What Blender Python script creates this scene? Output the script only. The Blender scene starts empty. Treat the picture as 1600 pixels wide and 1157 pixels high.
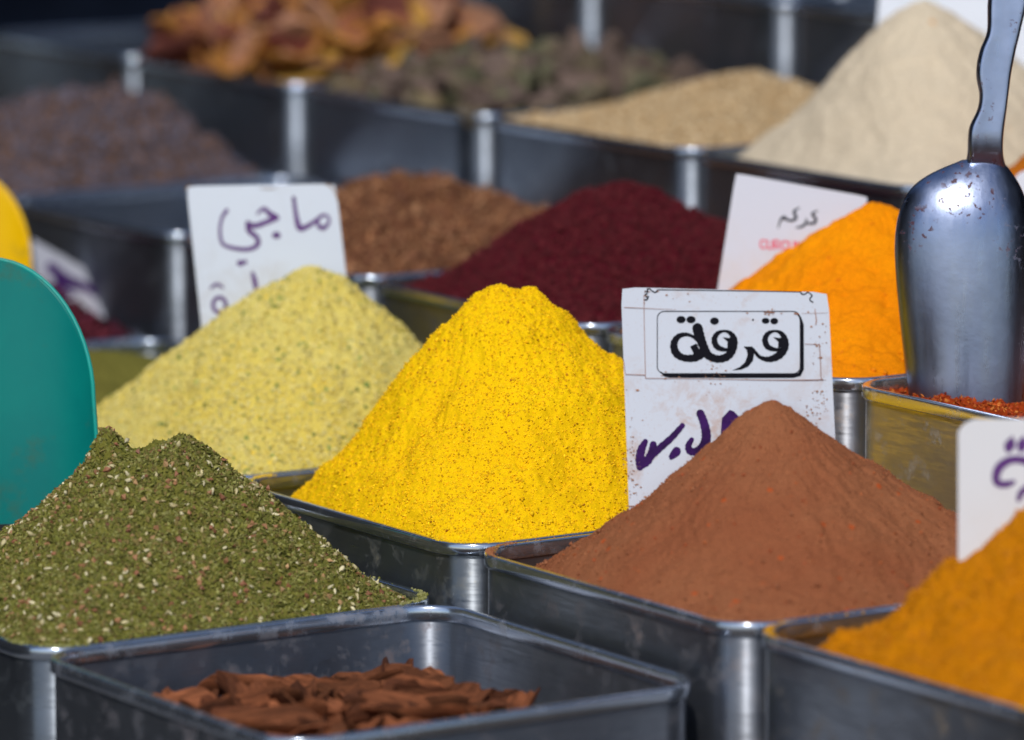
import bpy, math, random
import numpy as np
from mathutils import Vector, Matrix
random.seed(7); rng = np.random.default_rng(7)
C = bpy.context.scene.collection
sc = bpy.context.scene
R = math.radians
# ------------------------------------------------------------------ camera, sky, sun, exposure
U = 0.30                                   # side of one tray, metres
CZ = 1.52                                  # camera height
PITCH = 0.15489
FPX = 8342.37                              # focal length in 1600-px-wide picture units
cam = bpy.data.cameras.new("camera"); camo = bpy.data.objects.new("camera", cam); C.objects.link(camo)
cam.sensor_width = 36; cam.lens = FPX / 1600 * 36
camo.location = (0, 0, CZ); camo.rotation_euler = (math.pi/2 - PITCH, 0, 0)
cam.clip_end = 400
cam.dof.use_dof = True; cam.dof.focus_distance = 3.46; cam.dof.aperture_fstop = 4.4
sc.camera = camo
SUN_EL, SUN_AZ = R(46), R(-10)              # azimuth: to the right of straight behind the camera
w = bpy.data.worlds.new("World"); sc.world = w; w.use_nodes = True
nt = w.node_tree; nt.nodes.clear()
sky = nt.nodes.new('ShaderNodeTexSky'); sky.sky_type = 'NISHITA'; sky.sun_disc = False
sky.sun_elevation = SUN_EL
sd = Vector((math.sin(SUN_AZ)*math.cos(SUN_EL), -math.cos(SUN_AZ)*math.cos(SUN_EL), math.sin(SUN_EL)))
sky.sun_rotation = math.atan2(sd.x, sd.y)
bg = nt.nodes.new('ShaderNodeBackground'); bg.inputs[1].default_value = 0.13
wo = nt.nodes.new('ShaderNodeOutputWorld')
nt.links.new(sky.outputs[0], bg.inputs[0]); nt.links.new(bg.outputs[0], wo.inputs[0])
sl = bpy.data.lights.new("sun", 'SUN'); sl.energy = 2.7; sl.angle = R(1.2); sl.color = (1, .96, .9)
so = bpy.data.objects.new("sun", sl); C.objects.link(so); so.rotation_euler = sd.to_track_quat('Z', 'Y').to_euler()
sc.view_settings.view_transform = 'Standard'; sc.view_settings.look = 'None'
sc.view_settings.exposure = 0.12; sc.view_settings.gamma = 1

# ------------------------------------------------------------------ lattice of the stall
TH = 0.98937
AV = np.array([math.cos(TH), -math.sin(TH)]); BV = np.array([math.sin(TH), math.cos(TH)])
ORG = np.array([-2.06008, 12.24647])
HR = np.array([-2.22995, -2.12018, -1.85009, -1.58710, -1.31981])     # rim heights below the lens, tray sides
def lat(i, j):
    p = (AV*i + BV*j + ORG) * U
    return p[0], p[1]
def rimz(j): return CZ + HR[j]*U
cp, sp = math.cos(PITCH), math.sin(PITCH)
def ray(px, py):
    u = (px-800)/FPX; v = -(py-578.5)/FPX
    return np.array([u, cp + v*sp, -sp + v*cp])
def at(px, py, Y):
    r = ray(px, py); return np.array([0, 0, CZ]) + r*(Y/r[1])

# ------------------------------------------------------------------ helpers
def tag(o, label, cat, group=None):
    o['label'] = label; o['category'] = cat
    if group: o['group'] = group
    return o
def link(o, parent=None):
    C.objects.link(o)
    if parent: o.parent = parent
    return o
def empty(name, loc, rz=0):
    o = bpy.data.objects.new(name, None); o.empty_display_size = .05
    o.location = loc; o.rotation_euler = (0, 0, rz); return link(o)
def mesh_np(name, V, F, mats, parent=None, smooth=True, mi=None, col=None):
    me = bpy.data.meshes.new(name)
    V = np.asarray(V, dtype=np.float32)
    if isinstance(F, np.ndarray):
        k = F.shape[1]
        me.vertices.add(len(V)); me.vertices.foreach_set('co', V.ravel())
        me.loops.add(F.size); me.loops.foreach_set('vertex_index', F.astype(np.int32).ravel())
        me.polygons.add(len(F)); me.polygons.foreach_set('loop_start', np.arange(0, F.size, k, dtype=np.int32))
        me.update(calc_edges=True)
    else:
        me.from_pydata([tuple(map(float, v)) for v in V], [], F); me.update()
    me.polygons.foreach_set('use_smooth', [smooth]*len(me.polygons))
    if col is not None:
        a = me.color_attributes.new('col', 'FLOAT_COLOR', 'POINT')
        c4 = np.ones((len(V), 4), np.float32); c4[:, :3] = col; a.data.foreach_set('color', c4.ravel())
    for m in (mats if isinstance(mats, (list, tuple)) else [mats]): me.materials.append(m)
    if mi is not None: me.polygons.foreach_set('material_index', mi)
    me.update()
    o = bpy.data.objects.new(name, me); return link(o, parent)

def _hash(ix, iy, iz, s):
    n = (ix.astype(np.int64)*374761393 + iy.astype(np.int64)*668265263 + iz.astype(np.int64)*2147483647 + s*974634777) & 0x7fffffff
    n = ((n ^ (n >> 13)) * 1274126177) & 0x7fffffff
    n = ((n ^ (n >> 15)) * 224682251) & 0x7fffffff
    return ((n ^ (n >> 16)) & 0xffffff) / float(0xffffff)
def vnoise(x, y, z, s=0):
    ix, iy, iz = np.floor(x), np.floor(y), np.floor(z)
    fx, fy, fz = x-ix, y-iy, z-iz
    fx, fy, fz = [f*f*(3-2*f) for f in (fx, fy, fz)]
    r = 0
    for a in (0, 1):
        for b in (0, 1):
            for c in (0, 1):
                r = r + _hash(ix+a, iy+b, iz+c, s)*(fx if a else 1-fx)*(fy if b else 1-fy)*(fz if c else 1-fz)
    return r*2-1
def fbm(x, y, z, octv=4, s=0, g=.5):
    r = 0; a = 1; f = 1
    for k in range(octv):
        r = r + a*vnoise(x*f, y*f, z*f, s+k); a *= g; f *= 2.03
    return r

# ------------------------------------------------------------------ materials
def newmat(name):
    m = bpy.data.materials.new(name); m.use_nodes = True
    n = m.node_tree.nodes; b = n['Principled BSDF']; return m, m.node_tree, b
def N(t, typ, **kw):
    n = t.nodes.new(typ)
    for k, v in kw.items():
        if k.startswith('i_'): n.inputs[k[2:].replace('_', ' ')].default_value = v
        else: setattr(n, k, v)
    return n
def rgb(c): return (c[0], c[1], c[2], 1)
def mixc(t, fac, a, b, typ='MIX'):
    n = t.nodes.new('ShaderNodeMix'); n.data_type = 'RGBA'; n.blend_type = typ
    for k, v in ((0, fac), (6, a), (7, b)):
        if isinstance(v, (int, float)): n.inputs[k].default_value = v
        elif isinstance(v, (tuple, list)): n.inputs[k].default_value = rgb(v)
        else: t.links.new(v, n.inputs[k])
    return n.outputs[2]
def ramp(t, src, p0, p1, c0=(0, 0, 0), c1=(1, 1, 1)):
    r = t.nodes.new('ShaderNodeValToRGB'); t.links.new(src, r.inputs[0])
    r.color_ramp.elements[0].position = p0; r.color_ramp.elements[1].position = p1
    r.color_ramp.elements[0].color = rgb(c0); r.color_ramp.elements[1].color = rgb(c1)
    return r.outputs[0]
def noise(t, vec, scale, det=3, rough=.5, dist=0):
    n = N(t, 'ShaderNodeTexNoise'); n.inputs['Scale'].default_value = scale; n.inputs['Detail'].default_value = det
    n.inputs['Roughness'].default_value = rough; n.inputs['Distortion'].default_value = dist
    t.links.new(vec, n.inputs['Vector']); return n.outputs['Fac']
def coords(t): return N(t, 'ShaderNodeTexCoord').outputs['Object']

def powder(name, base, alt, specks=(), fine=900, bump=.35, patch=14, bdist=.0012):
    """dry ground spice: base colour with soft patches, fine grain and coloured specks"""
    m, t, b = newmat(name); v = coords(t)
    c = mixc(t, ramp(t, noise(t, v, patch, 4, .6), .38, .64), base, alt)
    g = ramp(t, noise(t, v, fine, 2, .6), .25, .75, (.72, .72, .72), (1.2, 1.2, 1.2))
    c = mixc(t, 1.0, c, g, 'MULTIPLY')
    for (sc_, th, colr) in specks:
        vo = N(t, 'ShaderNodeTexVoronoi'); vo.inputs['Scale'].default_value = sc_; t.links.new(v, vo.inputs['Vector'])
        sep = N(t, 'ShaderNodeSeparateColor'); t.links.new(vo.outputs['Color'], sep.inputs[0])
        a = ramp(t, sep.outputs[0], th, th+.01); d = ramp(t, vo.outputs['Distance'], .30, .42, (1, 1, 1), (0, 0, 0))
        mm = N(t, 'ShaderNodeMath', operation='MULTIPLY'); t.links.new(a, mm.inputs[0]); t.links.new(d, mm.inputs[1])
        c = mixc(t, mm.outputs[0], c, colr)
    t.links.new(c, b.inputs['Base Color'])
    b.inputs['Roughness'].default_value = .95; b.inputs['Specular IOR Level'].default_value = .05
    bp = N(t, 'ShaderNodeBump'); bp.inputs['Strength'].default_value = bump; bp.inputs['Distance'].default_value = bdist
    t.links.new(noise(t, v, fine*.7, 4, .7), bp.inputs['Height']); t.links.new(bp.outputs[0], b.inputs['Normal'])
    return m
def attr_mat(name, rough=.85, spec=.2):
    m, t, b = newmat(name); a = N(t, 'ShaderNodeVertexColor'); a.layer_name = 'col'
    t.links.new(a.outputs[0], b.inputs['Base Color']); b.inputs['Roughness'].default_value = rough
    b.inputs['Specular IOR Level'].default_value = spec; return m
GR = attr_mat('loose_grains')
GRS = attr_mat('waxy_pieces', .6, .3)

ANI = .25
def metal(name, dust_refl=(.3, .2, .12), amount=.5, base=(.42, .44, .48), rough=.2, ani=.96):
    rough *= 1.3; base = tuple(x*.86 for x in base)
    """dull stainless sheet: smudges, faint scratches and a film of spice powder, on two trays painted reflections too"""
    m, t, b = newmat(name); v = coords(t)
    mp = N(t, 'ShaderNodeMapping'); mp.inputs['Scale'].default_value = (1, 1, 14); t.links.new(v, mp.inputs[0])
    n1 = noise(t, v, 9, 5, .62); n2 = noise(t, v, 60, 4, .7); n3 = noise(t, mp.outputs[0], 40, 3, .6)
    c = mixc(t, ramp(t, n1, .35, .7), base, tuple(x*.72 for x in base))
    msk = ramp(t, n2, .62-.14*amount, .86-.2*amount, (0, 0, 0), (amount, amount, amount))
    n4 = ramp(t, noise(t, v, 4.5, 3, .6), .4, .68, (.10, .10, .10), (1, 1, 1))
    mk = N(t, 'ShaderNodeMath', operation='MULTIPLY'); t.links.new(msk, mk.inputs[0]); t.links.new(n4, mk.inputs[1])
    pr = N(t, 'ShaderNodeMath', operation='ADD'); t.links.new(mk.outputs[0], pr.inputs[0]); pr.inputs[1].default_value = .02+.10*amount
    t.links.new(mixc(t, pr.outputs[0], c, dust_refl), b.inputs['Base Color'])
    sb = N(t, 'ShaderNodeMath', operation='SUBTRACT', use_clamp=True); sb.inputs[0].default_value = 1; t.links.new(pr.outputs[0], sb.inputs[1])
    t.links.new(sb.outputs[0], b.inputs['Metallic'])
    rr = ramp(t, n3, .3, .75, (rough*.8,)*3, (rough*1.7,)*3)
    ad = N(t, 'ShaderNodeMath', operation='ADD'); t.links.new(rr, ad.inputs[0]); t.links.new(pr.outputs[0], ad.inputs[1])
    t.links.new(ad.outputs[0], b.inputs['Roughness'])
    tg = N(t, 'ShaderNodeTangent', direction_type='RADIAL', axis='Z'); t.links.new(tg.outputs[0], b.inputs['Tangent'])
    b.inputs['Anisotropic'].default_value = ani; b.inputs['Anisotropic Rotation'].default_value = ANI
    bp = N(t, 'ShaderNodeBump'); bp.inputs['Strength'].default_value = .25; bp.inputs['Distance'].default_value = .0028
    t.links.new(noise(t, v, 11, 3, .5), bp.inputs['Height']); t.links.new(bp.outputs[0], b.inputs['Normal'])
    return m
def plain(name, c, rough=.6, spec=.3, var=.15, scale=30, bump=0):
    m, t, b = newmat(name); v = coords(t)
    t.links.new(mixc(t, ramp(t, noise(t, v, scale, 4, .6), .35, .7), c, tuple(x*(1-var) for x in c)), b.inputs['Base Color'])
    b.inputs['Roughness'].default_value = rough; b.inputs['Specular IOR Level'].default_value = spec
    if bump:
        bp = N(t, 'ShaderNodeBump'); bp.inputs['Strength'].default_value = bump; bp.inputs['Distance'].default_value = .002
        t.links.new(noise(t, v, scale*3, 4, .6), bp.inputs['Height']); t.links.new(bp.outputs[0], b.inputs['Normal'])
    return m

# ------------------------------------------------------------------ ground, shop wall, stand
def sheet(name, x0, x1, y0, y1, z, m):
    return mesh_np(name, [(x0, y0, z), (x1, y0, z), (x1, y1, z), (x0, y1, z)], [(0, 1, 2, 3)], m, smooth=False)
def box(V, F, o, ax, ay, sx, sy, z0, z1):
    n = len(V)
    for z in (z0, z1):
        for (a, b) in ((0, 0), (1, 0), (1, 1), (0, 1)):
            V.append((o[0]+ax[0]*sx*a+ay[0]*sy*b, o[1]+ax[1]*sx*a+ay[1]*sy*b, z))
    for f in ((3, 2, 1, 0), (4, 5, 6, 7), (0, 1, 5, 4), (1, 2, 6, 5), (2, 3, 7, 6), (3, 0, 4, 7)): F.append(tuple(n+k for k in f))
m_ground = plain('street_paving', (.22, .215, .21), .85, .2, .4, 3)
g = sheet('ground', -60, 60, -60, 60, 0, m_ground); g['kind'] = 'structure'
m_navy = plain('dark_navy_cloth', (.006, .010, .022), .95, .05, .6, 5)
# folded side cloths added out of view to darken the steel; back cloth below
def curtain(name, label, P0, P1, folds):
    V = []; n = 120; P0 = np.array(P0); P1 = np.array(P1); d = (P1-P0)/np.linalg.norm(P1-P0); nn = np.array([-d[1], d[0]])
    for k in range(7):
        for i in range(n+1):
            q = P0+(P1-P0)*i/n + nn*(.04*math.sin(i*.35*folds)+.02*math.sin(i*.9*folds+2)); V.append((q[0], q[1], 3.8*k/6))
    F = [(k*(n+1)+i, k*(n+1)+i+1, (k+1)*(n+1)+i+1, (k+1)*(n+1)+i) for k in range(6) for i in range(n)]
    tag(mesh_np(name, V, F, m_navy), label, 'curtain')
curtain('side_blocker', 'unseen dark cloth added at the left to darken reflections in the steel', (-1.9, 2.2), (-2.5, 6.1), 1)
curtain('side_blocker', 'unseen dark cloth added at the right to darken reflections in the steel', (1.9, 2.2), (2.5, 6.1), 1.1)
bw = []
nx, nz = 160, 6
for k in range(nz+1):
    for i in range(nx+1):
        X = -2.6 + 5.2*i/nx
        bw.append((X, 6.15 + .05*math.sin(X*9)+.03*math.sin(X*23+1) + .1*abs(X), .0 + 3.1*k/nz))
bf = [(k*(nx+1)+i, k*(nx+1)+i+1, (k+1)*(nx+1)+i+1, (k+1)*(nx+1)+i) for k in range(nz) for i in range(nx)]
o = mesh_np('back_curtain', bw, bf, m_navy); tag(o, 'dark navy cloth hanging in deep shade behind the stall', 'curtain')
m_wood = plain('stand_wood', (.09, .065, .045), .8, .2, .4, 12, .3)
stand = empty('display_stand', (*lat(0, 0), 0)); tag(stand, 'stepped dark wooden stand carrying the rows of spice trays', 'display stand')
TD = .345*U                                # tray depth
for j in range(-0, 5):
    V, F = [], []
    p = lat(-7 if j < 4 else -3.1, j + .03); z = rimz(j) - TD - .003
    box(V, F, (p[0]-stand.location[0], p[1]-stand.location[1]), AV, BV, (13 if j < 4 else 9)*U, .94*U, z-.022, z)
    mesh_np('shelf', V, F, m_wood, stand, False)
    V, F = [], []
    box(V, F, (p[0]-stand.location[0]+.0, p[1]-stand.location[1]), AV, BV, (13 if j < 4 else 9)*U, .02, 0, z-.023)
    mesh_np('riser', V, F, m_wood, stand, False)

# ------------------------------------------------------------------ trays
def rsq(h, r, n=7):
    """rounded square outline, half side h"""
    P = []
    for q, (cx, cy) in enumerate(((1, 1), (-1, 1), (-1, -1), (1, -1))):
        for k in range(n+1):
            a = q*math.pi/2 + k/n*math.pi/2
            P.append((cx*(h-r)+r*math.cos(a), cy*(h-r)+r*math.sin(a)))
    return P
HS = .4925*U; CR = .115*U
def loft(rings, cap=False):
    V = [p for rg in rings for p in rg]; n = len(rings[0]); F = []
    for k in range(len(rings)-1):
        for i in range(n):
            F.append((k*n+i, k*n+(i+1) % n, (k+1)*n+(i+1) % n, (k+1)*n+i))
    if cap: F.append(tuple((len(rings)-1)*n+i for i in range(n)))
    return V, F
def tray_body():
    prof = [(-.0015, -.006), (-.0015, -TD*.4), (-.0018, -TD+.008), (-.005, -TD+.001), (-.010, -TD), (-.010, -TD+.0015),
            (-.006, -TD+.003), (-.0032, -TD+.009), (-.0030, -TD*.4), (-.003, -.006)]
    # outer skin down, under, then the inner skin up; floor added as one face
    rings = [[(x, y, z) for (x, y) in rsq(HS+d, max(CR+d, .004), 10)] for d, z in prof]
    V, F = loft(rings[:5], True); n = len(rings[0])
    V2, F2 = loft(list(reversed(rings[5:])), False)
    b = len(V); V += V2; F += [tuple(b+i for i in f) for f in F2]
    last = b+4*n; F.append(tuple(last+i for i in range(n)))
    return V, F
def tray_rim():
    hw = .0085
    prof = [(-.0030, -hw), (.0002, -hw), (.0012, -hw+.001), (.0012, -.0012), (.0004, -.0001), (-.0015, .0003), (-.0038, -.0001), (-.0048, -.0014),
            (-.0048, -hw*1.0), (-.0042, -hw-.001), (-.0030, -hw)]
    rings = [[(x, y, z) for (x, y) in rsq(HS+d, CR+d, 10)] for d, z in prof]
    return loft(rings)
TB = tray_body(); TR = tray_rim()
body_me = None
DUST = {}
trays = {}
def tray(i, j, label, dust_refl, amount=.5, dx=0, dy=0, rot=0, base=(.37, .42, .50), rough=.2):
    global body_me, rim_me
    cx, cy = lat(i-.5, j+.5)
    e = empty('spice_tray', (cx+dx*U, cy+dy*U, rimz(j)), -TH+R(rot)); tag(e, label, 'tray', 'steel spice trays set out in stepped rows')
    m = metal('steel_'+str(len(trays)), dust_refl, amount, base, rough)
    m_r = metal('steel_rim_'+str(len(trays)), dust_refl, amount*.8, tuple(min(1, x*1.6) for x in base), rough*.36, 0)
    if body_me is None:
        b = mesh_np('tray_body', TB[0], TB[1], m, e); r = mesh_np('rim', TR[0], TR[1], m, e)
        body_me, rim_me = b.data, r.data
        for me in (body_me, rim_me):
            try: me.set_sharp_from_angle(angle=R(50))
            except Exception: pass
    else:
        b = link(bpy.data.objects.new('tray_body', body_me), e); r = link(bpy.data.objects.new('rim', rim_me), e)
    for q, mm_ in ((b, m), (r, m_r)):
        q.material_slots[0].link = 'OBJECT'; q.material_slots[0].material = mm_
    trays[(i, j)] = e
    return e
tray(2, 0, 'steel tray at the lower left brimming with green herb and seed mix', (.16, .16, .05), .35)
tray(3, 0, 'front steel tray holding broken pieces of brown bark', (.17, .075, .04), .7, dx=-.02, rough=.24)  # film colour is bark powder plus a painted brown reflection
tray(-1, 1, 'steel tray of dark purple petals behind the plastic scoops', (.08, .02, .03), .4)
tray(0, 1, 'steel tray of olive green powder behind the teal scoop', (.14, .13, .04), .5)
tray(1, 1, 'steel tray holding the pale yellow heap flecked with green', (.35, .28, .05), .4, dx=.01)
tray(2, 1, 'steel tray holding the bright yellow heap in the middle', (.45, .33, .02), .45, dx=.014)
tray(3, 1, 'steel tray holding the reddish brown heap beside the framed card', (.30, .15, .07), .6, dx=.016)
tray(4, 1, 'steel tray holding the dull orange heap at the lower right', (.45, .24, .01), .55, dx=.016)
tray(-2, 2, 'steel tray of greyish lavender buds at the upper left', (.12, .09, .09), .4)
tray(-1, 2, 'nearly empty steel tray behind the tall handwritten card', (.10, .05, .04), .35, dx=.008)
tray(0, 2, 'steel tray holding the heap of brown wood-like shavings', (.20, .10, .05), .5)
tray(1, 2, 'steel tray holding the dark maroon heap', (.20, .12, .03), .5)
tray(2, 2, 'steel tray holding the bright orange heap beside the metal scoop', (.50, .24, .01), .6, dx=.012)
tray(3, 2, 'scuffed steel tray of red powder under the metal scoop, coloured with a pale reflection', (.50, .46, .42), .55, dx=.012, base=(.98, .96, .93), rough=.30)  # light base and greyish film colour take the place of a whitish reflection
tray(-3, 3, 'empty steel tray at the far upper left before the dark cloth', (.05, .05, .05), .3)
tray(-2, 3, 'steel tray piled with dried orange and red peel', (.10, .07, .05), .3, dx=-.012)
tray(-1, 3, 'steel tray of mixed dried herbs and pods', (.10, .08, .06), .3)
tray(0, 3, 'steel tray holding the tan heap of sesame seed', (.14, .10, .06), .3)
tray(1, 3, 'steel tray holding the tall cream powder heap', (.16, .13, .10), .35, dx=-.008)
tray(2, 3, 'steel tray at the right edge behind the metal scoop', (.25, .10, .03), .4)
tray(-2, 4, 'back row steel tray above the dried herbs', (.10, .06, .05), .3, dx=.03)
tray(-1, 4, 'back row steel tray above the sesame seed', (.10, .06, .05), .3, dx=.03)
tray(0, 4, 'back row steel tray behind the cream heap', (.10, .06, .05), .3, dx=.03)

# ------------------------------------------------------------------ heaps
cosT, sinT = math.cos(TH), math.sin(TH)
def to_local(e, p):
    d = p[:2] - np.array([e.location.x, e.location.y]); a = -e.rotation_euler.z
    return np.array([d[0]*math.cos(a)-d[1]*math.sin(a), d[0]*math.sin(a)+d[1]*math.cos(a)])
WALL = .0062
def wall_dist(px, py, ang, h, r):
    """distance from (px,py) along ang to the rounded square of half side h"""
    c, s = np.cos(ang), np.sin(ang)
    lo = np.zeros_like(ang); hi = np.full_like(ang, 3*h)
    for _ in range(40):
        m = (lo+hi)/2; x = np.abs(px+c*m); y = np.abs(py+s*m)
        qx, qy = np.maximum(x-(h-r), 0), np.maximum(y-(h-r), 0)
        ins = (x <= h) & (y <= h) & (np.hypot(qx, qy) <= r)
        lo = np.where(ins, m, lo); hi = np.where(ins, hi, m)
    return lo
# control order round the tray, local angles: x+ = towards A (front-left wall side ...). corners in image terms:
#   front (1,-1)  right (1,1)  back (-1,1)  left (-1,-1)
CTRL = [('F', -45), ('FR', 0), ('R', 45), ('RB', 90), ('B', 135), ('BL', 180), ('L', 225), ('LF', 270)]
class Heap: pass
def heap(name, label, ij, peak, ctl, mat, dyc=0., e=.06, gam=1., seg=360, ring=150, low=.012, mid=.004, fin=.0016, bumps=(), group='heaps of ground spice in steel trays', cat='spice heap', seed=0, slide=.0045):
    """a mound poured into tray ij. peak: picture position of the summit; ctl: height against the rim round the wall (tray sides)"""
    t = trays[ij]; Y = t.location.y + dyc*U
    P = at(peak[0], peak[1], Y); lp = to_local(t, P); H = P[2]-t.location.z
    ang = np.linspace(0, 2*np.pi, seg, endpoint=False)
    h = HS-WALL; r = CR-WALL
    D = wall_dist(lp[0], lp[1], ang, h, r)
    bx, by = lp[0]+np.cos(ang)*D, lp[1]+np.sin(ang)*D
    pa = np.arctan2(by, bx)                                  # position round the tray centre
    ks = np.radians([k[1] for k in CTRL]+[315]); vs = np.array([ctl.get(k[0], -.03) for k in CTRL]+[ctl.get('F', -.03)])*U
    pa2 = np.where(pa < math.radians(-45), pa+2*np.pi, pa)
    zb = np.interp(pa2, ks, vs)
    zb = (np.roll(zb, 3)+np.roll(zb, -3)+zb*2+np.roll(zb, 7)+np.roll(zb, -7))/6
    T = (np.arange(1, ring+1)/ring)[:, None]
    Rr = T*D[None, :]
    X = lp[0]+np.cos(ang)[None, :]*Rr; Yy = lp[1]+np.sin(ang)[None, :]*Rr
    ee = e*U; d = np.sqrt(Rr**2+ee**2)-ee; dm = np.sqrt(D**2+ee**2)-ee
    tt = (d/dm[None, :])**gam
    kk = (H-zb)/dm; ks_ = kk.copy(); wn = seg//14
    for _ in range(4): ks_ = sum(np.roll(ks_, q) for q in range(-wn, wn+1))/(2*wn+1)
    w_ = np.clip(T, 0, 1)**2.2
    Z = H - (H-zb[None, :])*tt*((1-w_)*(ks_/kk)[None, :]+w_)
    sdd = seed*13.7
    fade = np.clip(tt*4, .25, 1)
    s1 = 1/U
    tap = 1-.75*np.clip(T, 0, 1)**10
    k = fbm(X*s1*4+sdd, Yy*s1*4, Z*s1*4, 3, seed)
    Z = Z + low*U*k*fade*tap
    an_ = ang[None, :]+.25*k; Z = Z + tap*slide*U*fbm(np.cos(an_)*9+sdd+Rr*0, np.sin(an_)*9+Rr*0, Rr*s1*3.2, 3, seed+21, .55)*np.clip(T*3, 0, 1)
    # small slides and clods
    Z = Z + tap*mid*U*fbm(X*s1*22+sdd, Yy*s1*22, Z*s1*22, 3, seed+5, .6)
    for (bpx, bpy, amp, wid) in bumps:                       # picture position, height, width (tray sides)
        Q = at(bpx, bpy, Y); ql = to_local(t, Q)
        Z = Z + amp*U*np.exp(-((X-ql[0])**2+(Yy-ql[1])**2)/(wid*U)**2)
    Z = Z + fin*U*fbm(X*s1*90+sdd, Yy*s1*90, Z*s1*90, 2, seed+9, .7)
    X0, Y0, Z0 = X, Yy, Z
    X = np.vstack([X, X[-1:]]); Yy = np.vstack([Yy, Yy[-1:]]); Z = np.vstack([Z, Z[-1:]-.012]); ring += 1
    V = np.stack([X, Yy, Z], -1).reshape(-1, 3)
    top = np.array([[lp[0], lp[1], Z[0].mean()]])
    V = np.vstack([top, V])
    i0 = np.arange(ring-1)[:, None]*seg; s0 = np.arange(seg)[None, :]; s1_ = (s0+1) % seg
    F = np.stack([1+i0+s0, 1+i0+seg+s0, 1+i0+seg+s1_, 1+i0+s1_], -1).reshape(-1, 4)
    tri = np.stack([np.zeros(seg, int), 1+np.arange(seg), 1+(np.arange(seg)+1) % seg, ], -1)
    me_f = [tuple(f) for f in tri]
    e_ = mesh_np(name, V, F, mat)
    # centre fan as part of the same mesh
    me = e_.data
    import bmesh
    bm = bmesh.new(); bm.from_mesh(me); bm.verts.ensure_lookup_table()
    for f in me_f:
        q = bm.faces.new([bm.verts[k] for k in f]); q.smooth = True
    bm.to_mesh(me); bm.free()
    e_.location = t.location; e_.rotation_euler = t.rotation_euler
    tag(e_, label, cat, group)
    hp = Heap(); hp.o = e_; hp.Z = Z0; hp.lp = lp; hp.D = D; hp.ang = ang; hp.seg = seg; hp.ring = ring-1; hp.X = X0; hp.Y = Y0; hp.t = t
    # face the camera: direction of the lens in local space
    hp.cam = to_local(t, np.array([0., 0.])); hp.cam = hp.cam/np.linalg.norm(hp.cam)
    return hp
OCT_V = np.array([(1, 0, 0), (-1, 0, 0), (0, 1, 0), (0, -1, 0), (0, 0, 1), (0, 0, -1)], float)
OCT_F = np.array([(0, 2, 4), (2, 1, 4), (1, 3, 4), (3, 0, 4), (2, 0, 5), (1, 2, 5), (3, 1, 5), (0, 3, 5)])
def seed_shape():
    V = []; F = []
    for k, (x, r) in enumerate(((-1, .0), (-.6, .62), (.1, 1), (.7, .7), (1, .0))):
        for a in range(6): V.append((x, r*math.cos(a*math.pi/3), r*math.sin(a*math.pi/3)))
    for k in range(4):
        for a in range(6):
            q = (k*6+a, k*6+(a+1) % 6, (k+1)*6+(a+1) % 6, (k+1)*6+a)
            F += [(q[0], q[1], q[2]), (q[0], q[2], q[3])]
    return np.array(V), np.array(F)
SEED_V, SEED_F = seed_shape()
def rotmats(n, tilt=1.):
    q = rng.normal(size=(n, 4)); q /= np.linalg.norm(q, axis=1)[:, None]
    w_, x, y, z = q.T
    return np.stack([1-2*(y*y+z*z), 2*(x*y-z*w_), 2*(x*z+y*w_), 2*(x*y+z*w_), 1-2*(x*x+z*z), 2*(y*z-x*w_),
                     2*(x*z-y*w_), 2*(y*z+x*w_), 1-2*(x*x+y*y)], -1).reshape(n, 3, 3)
def surf(hp, n, bias=True, tmax=1.):
    """n points on the mound, evenly by plan area, mostly on the side one can see"""
    out = []
    need = n
    while need > 0:
        m = need*3
        a = rng.integers(0, hp.seg, m); t = np.sqrt(rng.random(m))*tmax
        acc = rng.random(m) < (hp.D[a]/hp.D.max())**2
        if bias:
            f = np.cos(hp.ang[a])*hp.cam[0]+np.sin(hp.ang[a])*hp.cam[1]
            acc &= (f > -.35) | (rng.random(m) < .15)
        k = np.clip((t*hp.ring).astype(int), 0, hp.ring-1)
        p = np.stack([hp.X[k, a], hp.Y[k, a], hp.Z[k, a]], -1)[acc]
        p[:, :2] += rng.normal(size=(len(p), 2))*.0006
        out.append(p[:need]); need -= len(p[:need])
    return np.vstack(out)
def grains(hp, name, n, size, pal, shape='oct', var=.5, lift=.2, aspect=(1, 1, 1), bias=True, mat=None):
    p = surf(hp, n, bias)
    BV_, BF_ = (OCT_V, OCT_F) if shape == 'oct' else (SEED_V, SEED_F)
    s = size*np.exp(rng.normal(size=n)*var*.5)
    M = rotmats(n)
    V = (BV_*np.array(aspect))[None]*s[:, None, None]
    V = V*(1+rng.normal(size=V.shape)*.15)
    V = np.einsum('nij,nkj->nki', M, V) + p[:, None, :]
    V[:, :, 2] += (s*lift)[:, None]
    F = (BF_[None]+(np.arange(n)*len(BV_))[:, None, None]).reshape(-1, 3)
    pal = np.array(pal, float); c = pal[rng.integers(0, len(pal), n)]*(1+rng.normal(size=(n, 1))*.14)
    col = np.repeat(np.clip(c, 0, 1), len(BV_), axis=0)
    o = mesh_np(name, V.reshape(-1, 3), F, mat or GR, hp.o, shape != 'oct', col=col)
    o['kind'] = 'stuff'; return o

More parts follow.
